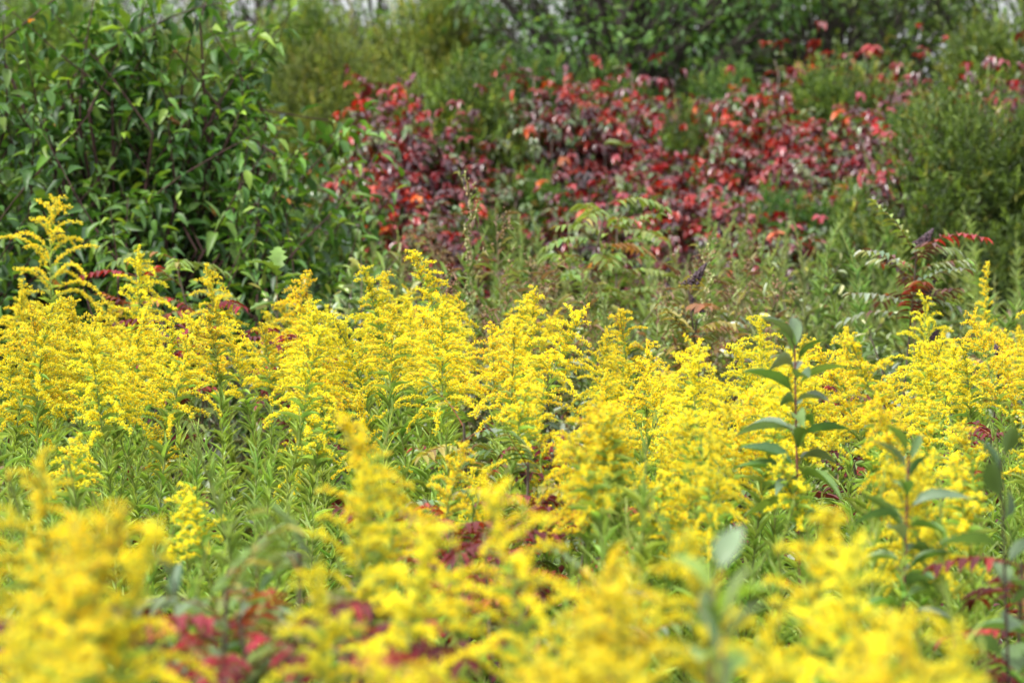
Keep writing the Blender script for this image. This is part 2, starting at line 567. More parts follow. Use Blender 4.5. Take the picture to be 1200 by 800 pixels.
# ---- green stems without flowers, in the gaps
lb = [("leafy green stem without flowers in the open gap beside the small lone tufts", "leafy stems in the gap by the lone tufts"),
      ("leafy green stem without flowers round the maroon sumac in the field gap", "leafy stems round the maroon sumac"),
      ("leafy green stem without flowers under the bright stand before the weed tangle", "leafy stems under the bright stand"),
      ("leafy green stem without flowers round the red-stemmed sapling with slim leaves", "leafy stems round the red-stemmed sapling")]
acc = []
tries = 0
while len(acc) < 150 and tries < 40000:
    tries += 1
    d = math.sqrt(R.uniform(2.9 ** 2, 6.2 ** 2))
    px = R.uniform(-20, 1230)
    w = (px - 600) / F * d
    z = R.normal(1.02, .07)
    py = HOR + (CAMZ - z) * F / d
    if py < 478 or py > 760 or (py > 620 and 190 < px < 410):
        continue
    if 520 < px < 660 and 470 < py < 640 and R.random() < .75:
        continue
    if any((w - a) ** 2 + (d - b) ** 2 < .11 ** 2 for a, b in acc):
        continue
    acc.append((w, d))
    k = 0 if px < 390 else 1 if px < 660 else 2 if px < 1010 else 3
    put(LEAFY[len(acc) % 6], px, py, d, HL, *lb[k], tilt=(R.normal(0, .05), R.normal(0, .05)))
print("leafy", len(acc))


# ------------------------------------------------------------------ shrub with long leafy shoots
def shoot_shrub(seed, Rx, Ry, H, shoots, pairs, leaf, lsize, lwid, cols, w, mleaf, bark=(.06, .035, .03), T=OVATE, up=.8, low=.25, leader=0, droopy=.65, slen=(.35, .8)):
    g = np.random.default_rng(seed)
    st, lf = MB(), MB()
    A_p, A_d, A_L, A_c, A_u = [], [], [], [], []
    for i in range(shoots + leader):
        a = g.uniform(0, 2 * math.pi)
        ph = math.acos(g.uniform(0, 1)) if i < shoots else g.uniform(0, .5)
        lum = 1 + .12 * math.sin(3 * a + seed) + .1 * math.sin(5 * a + 4 * ph + seed)
        r = lum * (g.uniform(.55, 1.0) ** .6)
        e = np.array([Rx * math.sin(ph) * math.cos(a), Ry * math.sin(ph) * math.sin(a), 0]) * r
        z = low * H + (1 - low) * H * math.cos(ph) * r
        if i >= shoots: z *= g.uniform(1.05, 1.28)
        e[2] = z if g.random() > .35 else z * g.uniform(.35, 1)
        L = g.uniform(*slen)
        out = nrm(np.array([e[0], e[1], 0]) + 1e-6)
        d = nrm(out * g.uniform(.2, .75) + np.array([0, 0, up]) + .25 * g.standard_normal(3))
        q = bend(e - d * L, d, L, 7, g.uniform(-.1, .35), g, .35)
        st.tube(q, np.linspace(.0045, .0014, len(q)), 4, bark)
        base = np.array([e[0] * .12, e[1] * .12, 0])
        b = np.linspace(0, 1, 6)[:, None]
        mid = base * (1 - b) + q[0] * b + np.array([0, 0, 1]) * .12 * H * np.sin(b * math.pi)
        st.tube(mid, np.linspace(.013, .0045, 6), 4, bark)
        n = pairs
        t = np.repeat(np.linspace(.12, 1, n), 2)
        p, tan = along(q, t)
        k = np.arange(2 * n)
        az = g.uniform(0, 6.28) + (k // 2) * 1.571 + (k % 2) * math.pi + .35 * g.standard_normal(2 * n)
        x = nrm(np.cross(tan, np.array([.3, .9, .2])))
        y = np.cross(tan, x)
        dd = x * np.cos(az)[:, None] + y * np.sin(az)[:, None] + tan * g.uniform(.1, .7, (2 * n, 1))
        dd[:, 2] -= droopy * g.uniform(.2, 1.5, 2 * n)
        dd[t > .97] += tan[t > .97] * 1.2
        dd = nrm(dd)
        A_p.append(p + dd * .012); A_d.append(dd)
        A_L.append(lsize * g.uniform(.6, 1.15, 2 * n) * (1.05 - .35 * t ** 3))
        c = pick(cols, w, 2 * n, .14, g)
        tip = (t > .8)[:, None]
        A_c.append(np.where(tip, c * np.array([1.65, 1.45, 1.0]), c))
    p, d, L, c = map(np.concatenate, (A_p, A_d, A_L, A_c))
    u = np.array([0, 0, 1.0]) + .35 * g.standard_normal(p.shape)
    lf.inst(T, p, frames(d, u), np.stack([L * lwid * g.uniform(.8, 1.15, len(L)), L, L * g.uniform(.4, 1.7, len(L))], -1), c)
    return [("branches", st.mesh("shrub_branches", M_BARK)), ("foliage", lf.mesh("shrub_foliage", mleaf))]


DGC = [(.036, .09, .018), (.06, .14, .024), (.11, .19, .028), (.034, .075, .022), (.3, .12, .02)]
DGW = [.35, .33, .2, .11, .006]
D1 = proto("leafy_shrub", "shrub", shoot_shrub(11, 1.25, 1.0, 2.05, 270, 12, OVATE, .09, .42, DGC, DGW, M_SHRUB, (.05, .022, .02), leader=60))
D2 = proto("leafy_shrub", "shrub", shoot_shrub(12, .85, .8, 1.75, 190, 11, OVATE, .088, .44, DGC, DGW, M_SHRUB, (.05, .022, .02), leader=26))
D3 = proto("leafy_shrub", "shrub", shoot_shrub(13, .5, .45, 1.25, 80, 9, OVATE, .082, .4, DGC, DGW, M_SHRUB, (.05, .022, .02), leader=10))


def at(px, d, z=0):
    return ((px - 600) / F * d, d, z)


place(D1, at(150, 10.6), (0, 0, .4), 1, "broad dark green leafy shrub with upright reddish shoots behind the tallest goldenrod")
place(D1, at(-120, 9.9), (0, 0, 2.3), 1.03, "leafy shrub with a bare dark stem, partly cut off at the picture edge")
place(D2, at(255, 10.9), (0, 0, 1.1), 1.12, "leafy shrub with arching tips next to the red creeper bank")
place(D3, at(135, 9.3), (0, 0, .2), .93, "small leafy sprout with pale drooping leaves at the foot of the dark shrub")
place(D3, at(290, 9.6), (0, 0, 3.0), .95, "small leafy bush under the dark shrub behind the broad lime green leaf")
place(D3, at(352, 10.2), (0, 0, 4.4), 1.0, "young leafy bush where the dark shrub ends beside the waxy bushes")

# low waxy bushes behind the field
WC = [(.1, .16, .05), (.13, .2, .065), (.28, .32, .22), (.06, .1, .035)]
W1 = proto("waxy_bush", "bush", shoot_shrub(21, .42, .4, 1.05, 120, 10, OBLONG, .07, .3, WC, [4, 3, 2, 2], M_WAXY, (.12, .1, .07), T=OBLONG, up=1.2, droopy=.05, slen=(.2, .45)))
W2 = proto("waxy_bush", "bush", shoot_shrub(22, .5, .4, .95, 110, 10, OBLONG, .06, .36, WC, [3, 3, 3, 2], M_WAXY, (.14, .11, .08), T=OBLONG, up=.9, droopy=.15, slen=(.2, .4)))
for (px, py, d, p, l) in [
        (425, 288, 9.4, W1, "waxy grey-green bush with pointed leaves beside the dark shrub"),
        (500, 300, 9.8, W1, "waxy bush with pointed leaves below the maroon end of the creeper bank"),
        (350, 330, 8.9, W2, "pale waxy bush behind the broad lime green leaf"),
        (640, 395, 8.5, W2, "low waxy bush with pale leaf undersides between the two flowering stands"),
        (860, 340, 9.2, W2, "waxy bush behind the brown weed stalks near the berry sumac"),
        (950, 300, 10.4, W1, "waxy bush standing beside the bowed berry sumac"),
        (1040, 375, 8.6, W2, "dark waxy bush at the foot of the berry sumac"),
        (1190, 400, 8.2, W1, "waxy bush filling the gap under the slim goldenrod spire"),
        (730, 345, 9.4, W1, "waxy bush in the middle of the brown weed tangle")]:
    put(p, px, py, d, 1.05 if p is W1 else .98, l, s=1.0)


# ------------------------------------------------------------------ sumac sprigs, saplings and weeds
def sumac(seed, H, fronds, cols, w, flen=.24, leaflets=9, berries=0, bark=(.09, .07, .05), t0=.66, open_=1.0, lw=.4, lf_len=.05, broad=False):
    """a woody stem with pinnate leaves, each leaf a part of its own"""
    g = np.random.default_rng(seed)
    st = MB()
    lean = np.array([g.uniform(-.12, .12), g.uniform(-.1, .1), 0])
    ts = np.linspace(0, 1, 9)[:, None]
    pts = ts * np.array([0, 0, H]) + ts ** 2 * lean * H
    st.tube(pts, np.linspace(.007, .003, 9), 5, bark)
    out = [("stem", st.mesh("sumac_stem", M_BARK))]
    for i in range(fronds):
        fr = MB()
        t = t0 + (1 - t0) * (i + .6) / fronds
        p, tn = along(pts, [min(t, 1)])
        a = i * 2.4 + g.normal(0, .25) + seed
        e = rad(g.uniform(15, 55)) * open_
        d = np.array([math.cos(a) * math.cos(e), math.sin(a) * math.cos(e), math.sin(e)])
        L = flen * g.uniform(.7, 1.15)
        q = bend(p[0], d, L, 7, g.uniform(.4, 1.2), g, .2)
        fr.tube(q, np.linspace(.0016, .0008, len(q)), 3, (.22, .06, .03))
        k = np.arange(leaflets * 2 + 1)
        tt = np.append(np.repeat(np.linspace(.2, .97, leaflets), 2), 1.0)
        cp, ct = along(q, tt)
        sd = nrm(np.cross(ct, np.array([0, 0, 1.0]) + .05 * g.standard_normal(3)))
        sgn = np.where(k % 2 == 0, 1, -1)[:, None]
        dd = nrm(sd * sgn + ct * .45 + np.array([0, 0, -.15]) + .1 * g.standard_normal(cp.shape))
        dd[-1] = ct[-1]
        LL = lf_len * g.uniform(.75, 1.1, len(k)) * (1 - .4 * np.abs(tt - .55))
        base = cols[g.choice(len(cols), p=np.array(w) / np.sum(w))]
        c = jit(base, len(k), .22, g)
        o = g.random(len(k)) < .2
        c[o] = pick(cols, w, int(o.sum()), .2, g)
        fr.inst(OVATE_S, cp, frames(dd), np.stack([LL * lw, LL, LL], -1), c)
        out.append(("leaf", fr.mesh("sumac_leaf", M_SUMAC)))
    if berries:
        for b in range(berries):
            bm = MB()
            c0 = pts[-1 - b] + np.array([.03 * b, -.01, .02])
            n = 260
            th = g.uniform(0, 6.28, n); hh = g.uniform(0, 1, n)
            rr = .026 * np.sqrt(g.random(n)) * (1.05 - hh)
            pp = c0 + np.stack([rr * np.cos(th) + .05 * hh, rr * np.sin(th), hh * .06], -1)
            bm.inst(OCT, pp, frames(g.standard_normal((n, 3))), np.full(n, .0042), jit((.045, .022, .03), n, .3, g))
            out.append(("berry_cluster", bm.mesh("berry_cluster", M_BERRY)))
    return out


GOLDG = [(.17, .22, .05), (.13, .19, .045), (.24, .2, .05), (.26, .12, .04)]
S_GREEN = proto("sumac_sprig", "sumac", sumac(31, 1.25, 14, GOLDG, [5, 5, 2, .6], .22, 9, lf_len=.058))
S_RED = proto("sumac_sprig", "sumac", sumac(32, 1.1, 10, [(.2, .013, .012), (.1, .01, .011), (.24, .05, .018), (.10, .14, .03)], [4, 4, 1.5, 5], .16, 7, lf_len=.042))
S_MIX = proto("sumac_sprig", "sumac", sumac(33, 1.1, 14, [(.1, .15, .03), (.16, .1, .035), (.24, .025, .02), (.22, .2, .04), (.14, .18, .1)], [5, 3, 2, 2, 2], .17, 8, lf_len=.042))
S_MAR = proto("sumac_sprig", "sumac", sumac(34, 1.1, 16, [(.1, .01, .013), (.2, .014, .016), (.065, .012, .014), (.12, .15, .03)], [4, 3, 3, 1.6], .15, 6, lf_len=.045))
S_BERRY = proto("berry_sumac", "sumac", sumac(35, 1.3, 20, [(.2, .27, .05), (.22, .05, .03), (.10, .045, .04), (.22, .26, .17), (.24, .03, .02)], [5, 2, 4, 4, .5], .22, 8, berries=3, lf_len=.056, t0=.8))
S_BROWN = proto("sumac_sprig", "sumac", sumac(36, 1.1, 10, [(.24, .2, .05), (.2, .1, .04), (.14, .16, .05)], [4, 2, 3], .17, 7, berries=1))

put(S_BERRY, 1030, 292, 8.5, 1.3, "bowed sumac with dark berry clusters and mixed green and maroon leaves", rotz=.6, tilt=(0, .16))
put(S_GREEN, 655, 238, 9.6, 1.25, "yellow-green feathered sumac sprig in front of the creeper bank", rotz=1.0)
put(S_GREEN, 720, 262, 10.0, 1.25, "second feathered sumac sprig, more upright, beside the yellow-green one", rotz=2.2)
put(S_BROWN, 835, 340, 8.3, 1.1, "bronze sumac sprig with a small berry head before the weed tangle", rotz=.3)
put(S_BROWN, 790, 372, 8.4, 1.1, "low bronze sumac sprig between the weed tangle and the yellow stand", rotz=2.3)
put(S_RED, 196, 318, 8.4, 1.1, "sumac sprig with two brick red leaves beside the dark leafy shrub", rotz=.2)
put(S_MAR, 380, 385, 7.6, 1.1, "maroon sumac sprig behind the hooked goldenrod tip", rotz=1.2)
put(S_RED, 230, 352, 7.9, 1.1, "sumac sprig with scarlet leaf tips poking out of the yellow stand", rotz=2.2)
put(S_MAR, 215, 372, 7.5, 1.1, "low maroon sumac showing between plumes under the scarlet leaf tips", rotz=1.9)
put(S_GREEN, 262, 300, 8.7, 1.25, "sumac sprig with pale tan leaflets beside the broad lime green leaf", rotz=3.9)
put(S_MIX, 555, 495, 5.3, 1.1, "reddish green sumac sprig standing in the field gap", rotz=.9)
put(S_MAR, 540, 590, 4.6, 1.1, "maroon sumac with drooping leaves in the middle of the field gap", rotz=.5)
put(S_MAR, 600, 570, 4.9, 1.1, "maroon sumac half behind the small bright tuft in the field gap", rotz=2.5)
put(S_RED, 640, 600, 4.7, 1.1, "crimson sumac at the field gap's edge behind the single conical goldenrod", rotz=3.3)
put(S_MAR, 570, 520, 5.1, 1.1, "maroon sumac behind the reddish green sprig of the field gap", rotz=4.0)
put(S_MIX, 615, 540, 5.0, 1.1, "rusty green sumac sprig at the back edge of the field gap", rotz=2.7)
put(S_RED, 560, 600, 4.4, 1.1, "crimson sumac in the centre of the field gap, in front of the maroon one", rotz=1.1)
put(S_MAR, 590, 640, 4.1, 1.1, "dark maroon sumac low in the field gap over the near heap", rotz=5.5)
put(S_MAR, 280, 700, 3.3, 1.1, "dark maroon sumac behind the low brick red one near the camera", rotz=1.5)
put(S_MAR, 335, 690, 3.2, 1.1, "maroon sumac under the mixed one with the feathery top", rotz=3.0)
put(S_RED, 390, 745, 2.9, 1.1, "red sumac squeezed against the tall goldenrod column", rotz=2.0)
put(S_MAR, 325, 770, 2.8, 1.1, "lowest maroon sumac cut by the picture's lower edge", rotz=4.4)
put(S_MAR, 505, 625, 4.4, 1.1, "low maroon sumac at the field gap's near edge", rotz=5.0)
put(S_MIX, 345, 645, 3.3, 1.1, "mixed sumac with a brown feathery top and red lower leaves near the camera", rotz=2.8)
put(S_RED, 365, 715, 3.1, 1.1, "red sumac under the brown feathery top of the mixed one", rotz=.4)
put(S_RED, 300, 745, 2.95, 1.1, "low brick red sumac between the near bunch and the tall column", rotz=1.4)
put(S_MIX, 245, 690, 3.1, 1.1, "mixed sumac with silvery green leaves beside the near goldenrod bunch", rotz=3.9)
put(S_RED, 225, 740, 3.2, 1.1, "orange-red sumac peeping out behind the arched low spray", rotz=5.2)
put(S_MAR, 10, 735, 3.0, 1.1, "dark maroon sumac showing under the big near bunch", rotz=5.2)
put(S_MAR, 1045, 455, 6.4, 1.1, "dark maroon sumac below the berry sumac among the goldenrods", rotz=.8)
put(S_MAR, 1070, 500, 6.0, 1.1, "maroon twiggy sumac behind the red-stemmed sapling with slim leaves", rotz=3.8)
put(S_BROWN, 1150, 430, 7.4, 1.1, "small sumac with a dark berry head under the slim goldenrod spire", rotz=1.8)
put(S_MAR, 1190, 640, 3.9, 1.1, "dark sumac in the shaded gap beside the bare twig", rotz=2.0)
put(S_MIX, 720, 690, 3.6, 1.1, "mixed sumac just behind the near central goldenrod heap", rotz=2.0)


def sapling(seed, H, n, LL, lw, cols, bark=(.13, .04, .035), t0=.35, droopy=.35, r0=.0045):
    g = np.random.default_rng(seed)
    st = MB()
    ts = np.linspace(0, 1, 10)[:, None]
    pts = ts * np.array([g.uniform(-.02, .02), 0, H]) + .02 * np.sin(ts * 4) * np.array([1, .5, 0])
    st.tube(pts, np.linspace(r0, .0016, 10), 6, bark)
    out = [("stem", st.mesh("sapling_stem", M_BARK))]
    for i in range(n):
        m = MB()
        t = t0 + (1 - t0) * (i / (n - 1)) ** .9
        p, tn = along(pts, [t])
        a = (i // 2) * 1.2 + (i % 2) * math.pi + g.normal(0, .35)
        e = rad(g.uniform(5, 40)) if i < n - 4 else rad(g.uniform(45, 75))
        d = np.array([math.cos(a) * math.cos(e), math.sin(a) * math.cos(e) * .8, math.sin(e)])
        L = LL * g.uniform(.75, 1.15) * (1 if i < n - 4 else .8)
        V, FF = leafT([0, .1, .25, .45, .65, .82, .93, 1], [.05, .4, .82, 1, .88, .56, .27, 0], .34, droopy * g.uniform(.5, 1.6))
        m.tube(np.array([p[0], p[0] + d * .012]), .0012, 3, bark)
        m.inst((V, FF), (p[0] + d * .011)[None], frames(d[None], np.array([g.normal(0, .3), g.normal(0, .3), 1.0])), np.array([[L * lw, L, L]]), jit(cols[i % len(cols)], 1, .1, g))
        out.append(("leaf", m.mesh("sapling_leaf", M_SHRUB)))
    return out


SPC = [(.09, .17, .04), (.12, .2, .045), (.07, .13, .05), (.11, .16, .09)]
SAP = proto("broadleaf_sapling", "sapling", sapling(51, 1.3, 24, .1, .3, SPC, t0=.76))
SAP2 = proto("broadleaf_sapling", "sapling", sapling(52, 1.2, 22, .085, .3, SPC, t0=.74))
SAP3 = proto("broadleaf_sapling", "sapling", sapling(53, 1.2, 16, .08, .5, [(.07, .12, .05), (.09, .15, .05)], bark=(.04, .02, .02), t0=.6, droopy=.2))
SAPL = proto("broadleaf_sapling", "sapling", sapling(54, 1.3, 9, .07, .55, [(.2, .34, .04), (.2, .3, .06), (.17, .25, .14)], t0=.86))
put(SAP, 928, 385, 4.55, 1.33, "sharp dark-leaved sapling with long drooping leaves rising out of the goldenrods", rotz=.3)
put(SAP2, 1060, 520, 3.9, 1.22, "shorter red-stemmed sapling with slim blurred leaves beside the yellow sprays", rotz=1.3)
put(SAP3, 1130, 505, 3.75, 1.22, "leaning bare dark twig with few rounded leaves at the picture edge", rotz=2.0, tilt=(0, -.18))
put(SAP3, 1195, 520, 3.5, 1.22, "half hidden sapling with round leaves beside the leaning bare twig", rotz=0.4)
put(SAPL, 812, 628, 2.4, 1.34, label= "strongly blurred sapling with bright lime leaves before the near heap", rotz=2.3)
put(SAP2, 850, 715, 2.2, 1.22, s=.6, label= "blurred sapling with grey-green leaves sunk in the near goldenrod heap", rotz=4.3)
put(SAP2, 300, 640, 3.7, 1.22, "sapling with silvery leaves behind the mixed sumac near the camera", rotz=4.0)
put(SAP3, 215, 672, 3.3, 1.22, "sapling with shining grey-green leaves between the near bunch and the mixed sumac", rotz=5.0)


def broad_leaf():
    st, lf = MB(), MB()
    st.tube(np.array([[0, 0, 0], [.01, 0, .5], [0, .01, 1.05]]), [.004, .003, .002], 5, (.15, .1, .05))
    g = np.random.default_rng(9)
    a = np.array([.3, 2.4, 3.5, 5.6, 1.4, 4.4, 4.0, 5.1]); n = 8
    d = np.stack([np.cos(a), np.sin(a) * .5, np.array([.3, .5, .2, .4, 1.0, .1, .9, .7])], -1)
    p = np.stack([0 * a, 0 * a, 1.05 - np.array([.05, .0, .1, .03, 0, .15, .02, .07])], -1)
    lf.inst(leafT([0, .12, .28, .4, .55, .68, .8, .9, 1], [.15, .7, .45, 1.0, .5, .8, .35, .4, 0], .25, .35), p, frames(d), np.stack([np.full(n, .06), np.full(n, .085), np.full(n, .085)], -1), jit((.11, .17, .03), n, .08, g))
    return [("stem", st.mesh("broad_stem", M_STEM)), ("foliage", lf.mesh("broad_foliage", M_SUMAC))]


BL = proto("broad_leaved_plant", "plant", broad_leaf())
put(BL, 325, 282, 8.6, 1.13, "plant with broad lime green leaves at the end of the dark shrub", rotz=.4)
put(BL, 1075, 310, 9.0, 1.13, "plant with broad yellow-green leaves behind the berry sumac", rotz=2.4)


def seed_stalk(seed, H, br, col=(.2, .15, .09), head=(.22, .14, .08), green=0.3, dense=1.0):
    g = np.random.default_rng(seed)
    st, sd = MB(), MB()
    ts = np.linspace(0, 1, 9)[:, None]
    pts = ts * np.array([g.uniform(-.1, .1), g.uniform(-.1, .1), H]) + .015 * np.sin(ts * 5 + seed)
    st.tube(pts, np.linspace(.0028, .0008, 9), 4, col)
    hp, hs = [], []
    lp, ld = [], []
    for i in range(br):
        t = .45 + .55 * i / br
        p, tn = along(pts, [t])
        a = g.uniform(0, 6.28); e = rad(g.uniform(30, 70))
        L = g.uniform(.08, .26) * (1.15 - t * .7)
        q = bend(p[0], [math.cos(a) * math.cos(e), math.sin(a) * math.cos(e), math.sin(e)], L, 5, .1, g, .5)
        st.tube(q, np.linspace(.0013, .0006, 6), 3, col)
        n = int(g.integers(5, 13) * dense)
        c, ct = along(q, g.uniform(.35, 1, n))
        hp.append(c + .007 * g.standard_normal(c.shape)); hs.append(g.uniform(.0022, .0055, n))
        c2, ct2 = along(q, g.uniform(0, .9, 3))
        lp.append(c2); ld.append(ct2 + .6 * g.standard_normal(c2.shape))
    nl = 22
    c2, ct2 = along(pts, np.linspace(.25, .95, nl))
    lp.append(c2); ld.append(ct2 * .6 + .6 * g.standard_normal(c2.shape))
    lp, ld = np.concatenate(lp), np.concatenate(ld)
    hp, hs = np.concatenate(hp), np.concatenate(hs)
    sd.inst(OCT, hp, frames(g.standard_normal(hp.shape)), np.stack([hs, hs * 1.5, hs], -1), jit(head, len(hp), .3, g))
    L = g.uniform(.025, .07, len(lp))
    lf = MB()
    lf.inst(LANCE, lp, frames(ld), np.stack([L * .2, L, L], -1), pick([(.15, .2, .06), (.24, .22, .1), (.17, .1, .06)], [1 + 3 * green, 1.5, 1], len(lp), .2, g))
    return [("stem", st.mesh("stalk_stem", M_DRY)), ("foliage", lf.mesh("stalk_foliage", M_GLEAF)), ("seed_sprays", sd.mesh("stalk_seeds", M_DRY))]


K = [proto("seed_stalk", "dry weed", seed_stalk(61 + i, 1.25, [16, 22, 26, 18][i], green=[.6, .2, .1, .8][i])) for i in range(4)]
THIN = proto("seed_stalk", "dry weed", seed_stalk(71, 1.45, 34, (.32, .32, .14), (.38, .38, .18), 1.5, 1.4))
put(THIN, 549, 214, 8.4, 1.46, "tall thin greenish seed stalk rising highest before the creeper bank", s=.55)
put(K[0], 574, 235, 9.0, 1.27, "dry weed with a forked twiggy top beside the tallest thin stalk")
put(THIN, 821, 296, 8.6, 1.46, "upright brown seed spike above the yellow stand near the berry sumac", s=.6)
put(K[3], 858, 318, 8.7, 1.27, "short greenish seed stalk next to the upright brown spike", s=.8)
put(K[1], 935, 330, 8.8, 1.27, "greenish weed stalk between the brown spike and the berry sumac", s=.8)
tl = "dry branching weed stalk with small brown seed heads in the weed tangle"
for j in range(48):
    px = R.uniform(560, 860); py = R.uniform(285, 385); d = R.uniform(8.3, 10.6)
    put(K[j % 4], px, py, d, 1.27, tl, "weed stalks of the tangle", tilt=(R.normal(0, .12), R.normal(0, .12)))
tl2 = "fine weed stalk with pinkish brown seeds in front of the maroon creeper"
for j in range(8):
    put(K[j % 3], R.uniform(450, 510), R.uniform(255, 290), R.uniform(10.5, 11.5), 1.27, tl2, "weed stalks before the maroon creeper")

# leafy weeds behind the field
lw_ = [("leafy weed stem behind the central goldenrod clump, before the creeper bank", "weed stems before the creeper bank"),
       ("leafy weed stem behind the yellow stand, between the berry sumac and evergreens", "weed stems before the evergreens")]
DULL = [proto("leafy_weed", "weed", goldenrod(450 + i, 1.1, lean=(R.uniform(-.12, .12), R.uniform(-.1, .1)), flower=False, leaf=[(.17, .27, .075), (.22, .29, .10), (.2, .23, .10)][i])) for i in range(3)]
for j in range(150):
    px = R.uniform(395, 1240)
    d = R.uniform(8.9, 12.5)
    z = R.uniform(1.0, 1.38)
    py = HOR + (CAMZ - z) * F / d
    k = 0 if px < 760 else 1
    put(DULL[j % 3], px, py, d, HL, *lw_[k], tilt=(R.normal(0, .1), R.normal(0, .1)))


# ------------------------------------------------------------------ background: feathery evergreens, creeper, trees
def lumps(g, n, Rx, Ry, H, low=.15):
    """clump centres through a lumpy ellipsoid standing on the ground"""
    out = []
    while len(out) < n:
        v = g.uniform(-1, 1, 3)
        r = np.linalg.norm(v)
        if r < 1 and r > .35 + .3 * g.random():
            out.append((v[0] * Rx, v[1] * Ry, H * (low + (1 - low) * (v[2] * .5 + .5))))
    return np.array(out)


def feathery(seed, Rx, H, clumps, per, cols, w, taper=.5, sl=.12, cr=.26):
    g = np.random.default_rng(seed)
    c = lumps(g, clumps, Rx, Rx, H * .93, .0)
    c[:, :2] *= (1 - taper * np.clip(c[:, 2:3] / H, 0, 1) ** 1.5)
    st, lf = MB(), MB()
    ps, ds, cs = [], [], []
    st.tube([[0, 0, 0], [.02, .02, H * .5], [0, 0, H * .85]], [.05, .03, .01], 6, (.09, .07, .05))
    for q in c:
        o = np.array([0, 0, max(.1, q[2] - .35)])
        st.tube([o, (o + q) / 2 + [0, 0, .04], q], [.014, .008, .003], 4, (.09, .07, .05))
        a = g.standard_normal((per, 3)); a = nrm(a)
        rr = cr * g.uniform(.5, 1.5) * g.random((per, 1)) ** .5
        p = q + a * rr * np.array([1, 1, 1.15])
        out = nrm(q * np.array([1, 1, .2]) + 1e-3)
        ps.append(p)
        ds.append(a * .95 + out * .35 + np.array([0, 0, .6]) + .25 * g.standard_normal((per, 3)))
        cs.append(pick(cols, w, per, .16, g) * g.uniform(.8, 1.2))
    p, d, cc = np.concatenate(ps), nrm(np.concatenate(ds)), np.concatenate(cs)
    keep = p[:, 2] > .05
    p, d, cc = p[keep], d[keep], cc[keep]
    # each sprig: a short axis of narrow needles
    m = 8
    t = np.tile(np.linspace(0, 1, m), len(p))
    P0, D0, C0 = np.repeat(p, m, 0), np.repeat(d, m, 0), np.repeat(cc, m, 0)
    L = sl * g.uniform(.7, 1.3, len(p)).repeat(m)
    pos = P0 + D0 * (L * t)[:, None]
    dd = nrm(D0 + .55 * g.standard_normal(P0.shape))
    nl = L * .42
    C0 = C0 * (.75 + .75 * t[:, None] * np.array([1.25, 1, .3]))
    lf.inst(LANCE_S, pos, frames(dd, g.standard_normal(dd.shape)), np.stack([nl * .2, nl, nl], -1), C0)
    return [("branches", st.mesh("evergreen_branches", M_BARK)), ("foliage", lf.mesh("evergreen_foliage", M_FEATHER))]


FC = [(.05, .11, .022), (.08, .155, .03), (.032, .072, .018), (.15, .19, .035)]
FE = [proto("evergreen_shrub", "evergreen", feathery(501, .75, 2.2, 66, 90, FC, [4, 3, 3, 1], .3, cr=.22)),
      proto("evergreen_shrub", "evergreen", feathery(502, .42, 2.0, 42, 90, FC, [4, 3, 2, 1], .3, cr=.2)),
      proto("evergreen_shrub", "evergreen", feathery(503, 1.1, 2.4, 115, 90, FC, [3, 4, 3, 1], .3, cr=.24)),
      proto("evergreen_shrub", "evergreen", feathery(504, .9, 3.2, 110, 90, [(.075, .13, .026), (.10, .17, .032), (.05, .095, .022), (.16, .19, .035)], [4, 3, 2, 2], .4, .13, .24))]
FH = [2.2, 2.0, 2.4, 3.2]
n_e = 0


def E(i, px, py, d, wpx, label, group=None):
    """wpx: how wide the shrub stands in the photograph"""
    global n_e
    n_e += 1
    q = P(px, py, d)
    k = q[2] / (FH[i] * 1.02)
    rx = [.75, .42, 1.1, .9][i] + .12
    s = min(max(wpx / F * d / 2 / rx, .8 * k), 1.25 * k)
    place(FE[i], (q[0], d, 0), (0, 0, n_e * 1.3), (s, s, k), label, group)


E(1, 540, 78, 15.6, 120, "olive green evergreen column with maroon creeper on both sides")
E(1, 485, 158, 15.0, 95, "low olive evergreen under the first maroon creeper, before the tall column")
E(0, 640, 192, 15.2, 150, "rounded evergreen in the creeper bank behind the feathered sumac sprigs")
E(0, 720, 128, 16.6, 110, "evergreen half covered with crimson creeper at the middle of the bank")
E(1, 795, 135, 16.8, 90, "narrow evergreen between the crimson creeper heaps")
E(2, 1140, 72, 13.4, 350, "largest evergreen, dark green and rounded, behind the slim goldenrod spire")
E(0, 1000, 62, 17.2, 170, "bright evergreen above the wide creeper carpet near the sky gap")
E(0, 872, 72, 18.4, 120, "yellow-tinged evergreen under the dark broadleaf trees")
E(2, 900, 205, 14.6, 150, "low spreading evergreen at the foot of the wide creeper carpet")
E(2, 1010, 185, 14.6, 170, "low evergreen with yellowish twigs between the creeper carpet and the largest evergreen")
E(3, 400, 0, 18.5, 190, "tall yellowish evergreen right behind the leafy shrub's last shoots")
E(3, 480, 50, 19.5, 160, "tall evergreen behind the first maroon creeper")
E(3, 350, -45, 21.0, 170, "tall soft evergreen tree rising out of the picture over the leafy shrub")
E(3, 250, 6, 21.5, 150, "olive evergreen tree under the wide pale sky gap")
E(3, 190, -14, 22.0, 120, "evergreen tree between the two pale sky gaps over the leafy shrub")
E(3, 75, -60, 20.5, 230, "dark evergreen tree above the edge of the leafy shrub")
E(3, -60, -60, 20.0, 200, "evergreen tree cut by the picture edge behind the leafy shrub")
E(3, 505, -55, 22.5, 120, "evergreen tree beside the small bright sky gap in the treetops")
E(0, 600, 55, 19.5, 130, "evergreen shrub below the small bright sky gap in the treetops")
E(1, 940, 150, 17.0, 90, "little evergreen poking out of the wide creeper carpet")
E(3, 1190, -30, 17.5, 190, "tall evergreen at the picture edge above the largest evergreen")
E(0, 1075, 120, 16.4, 150, "evergreen with scattered red leaves beside the largest evergreen")
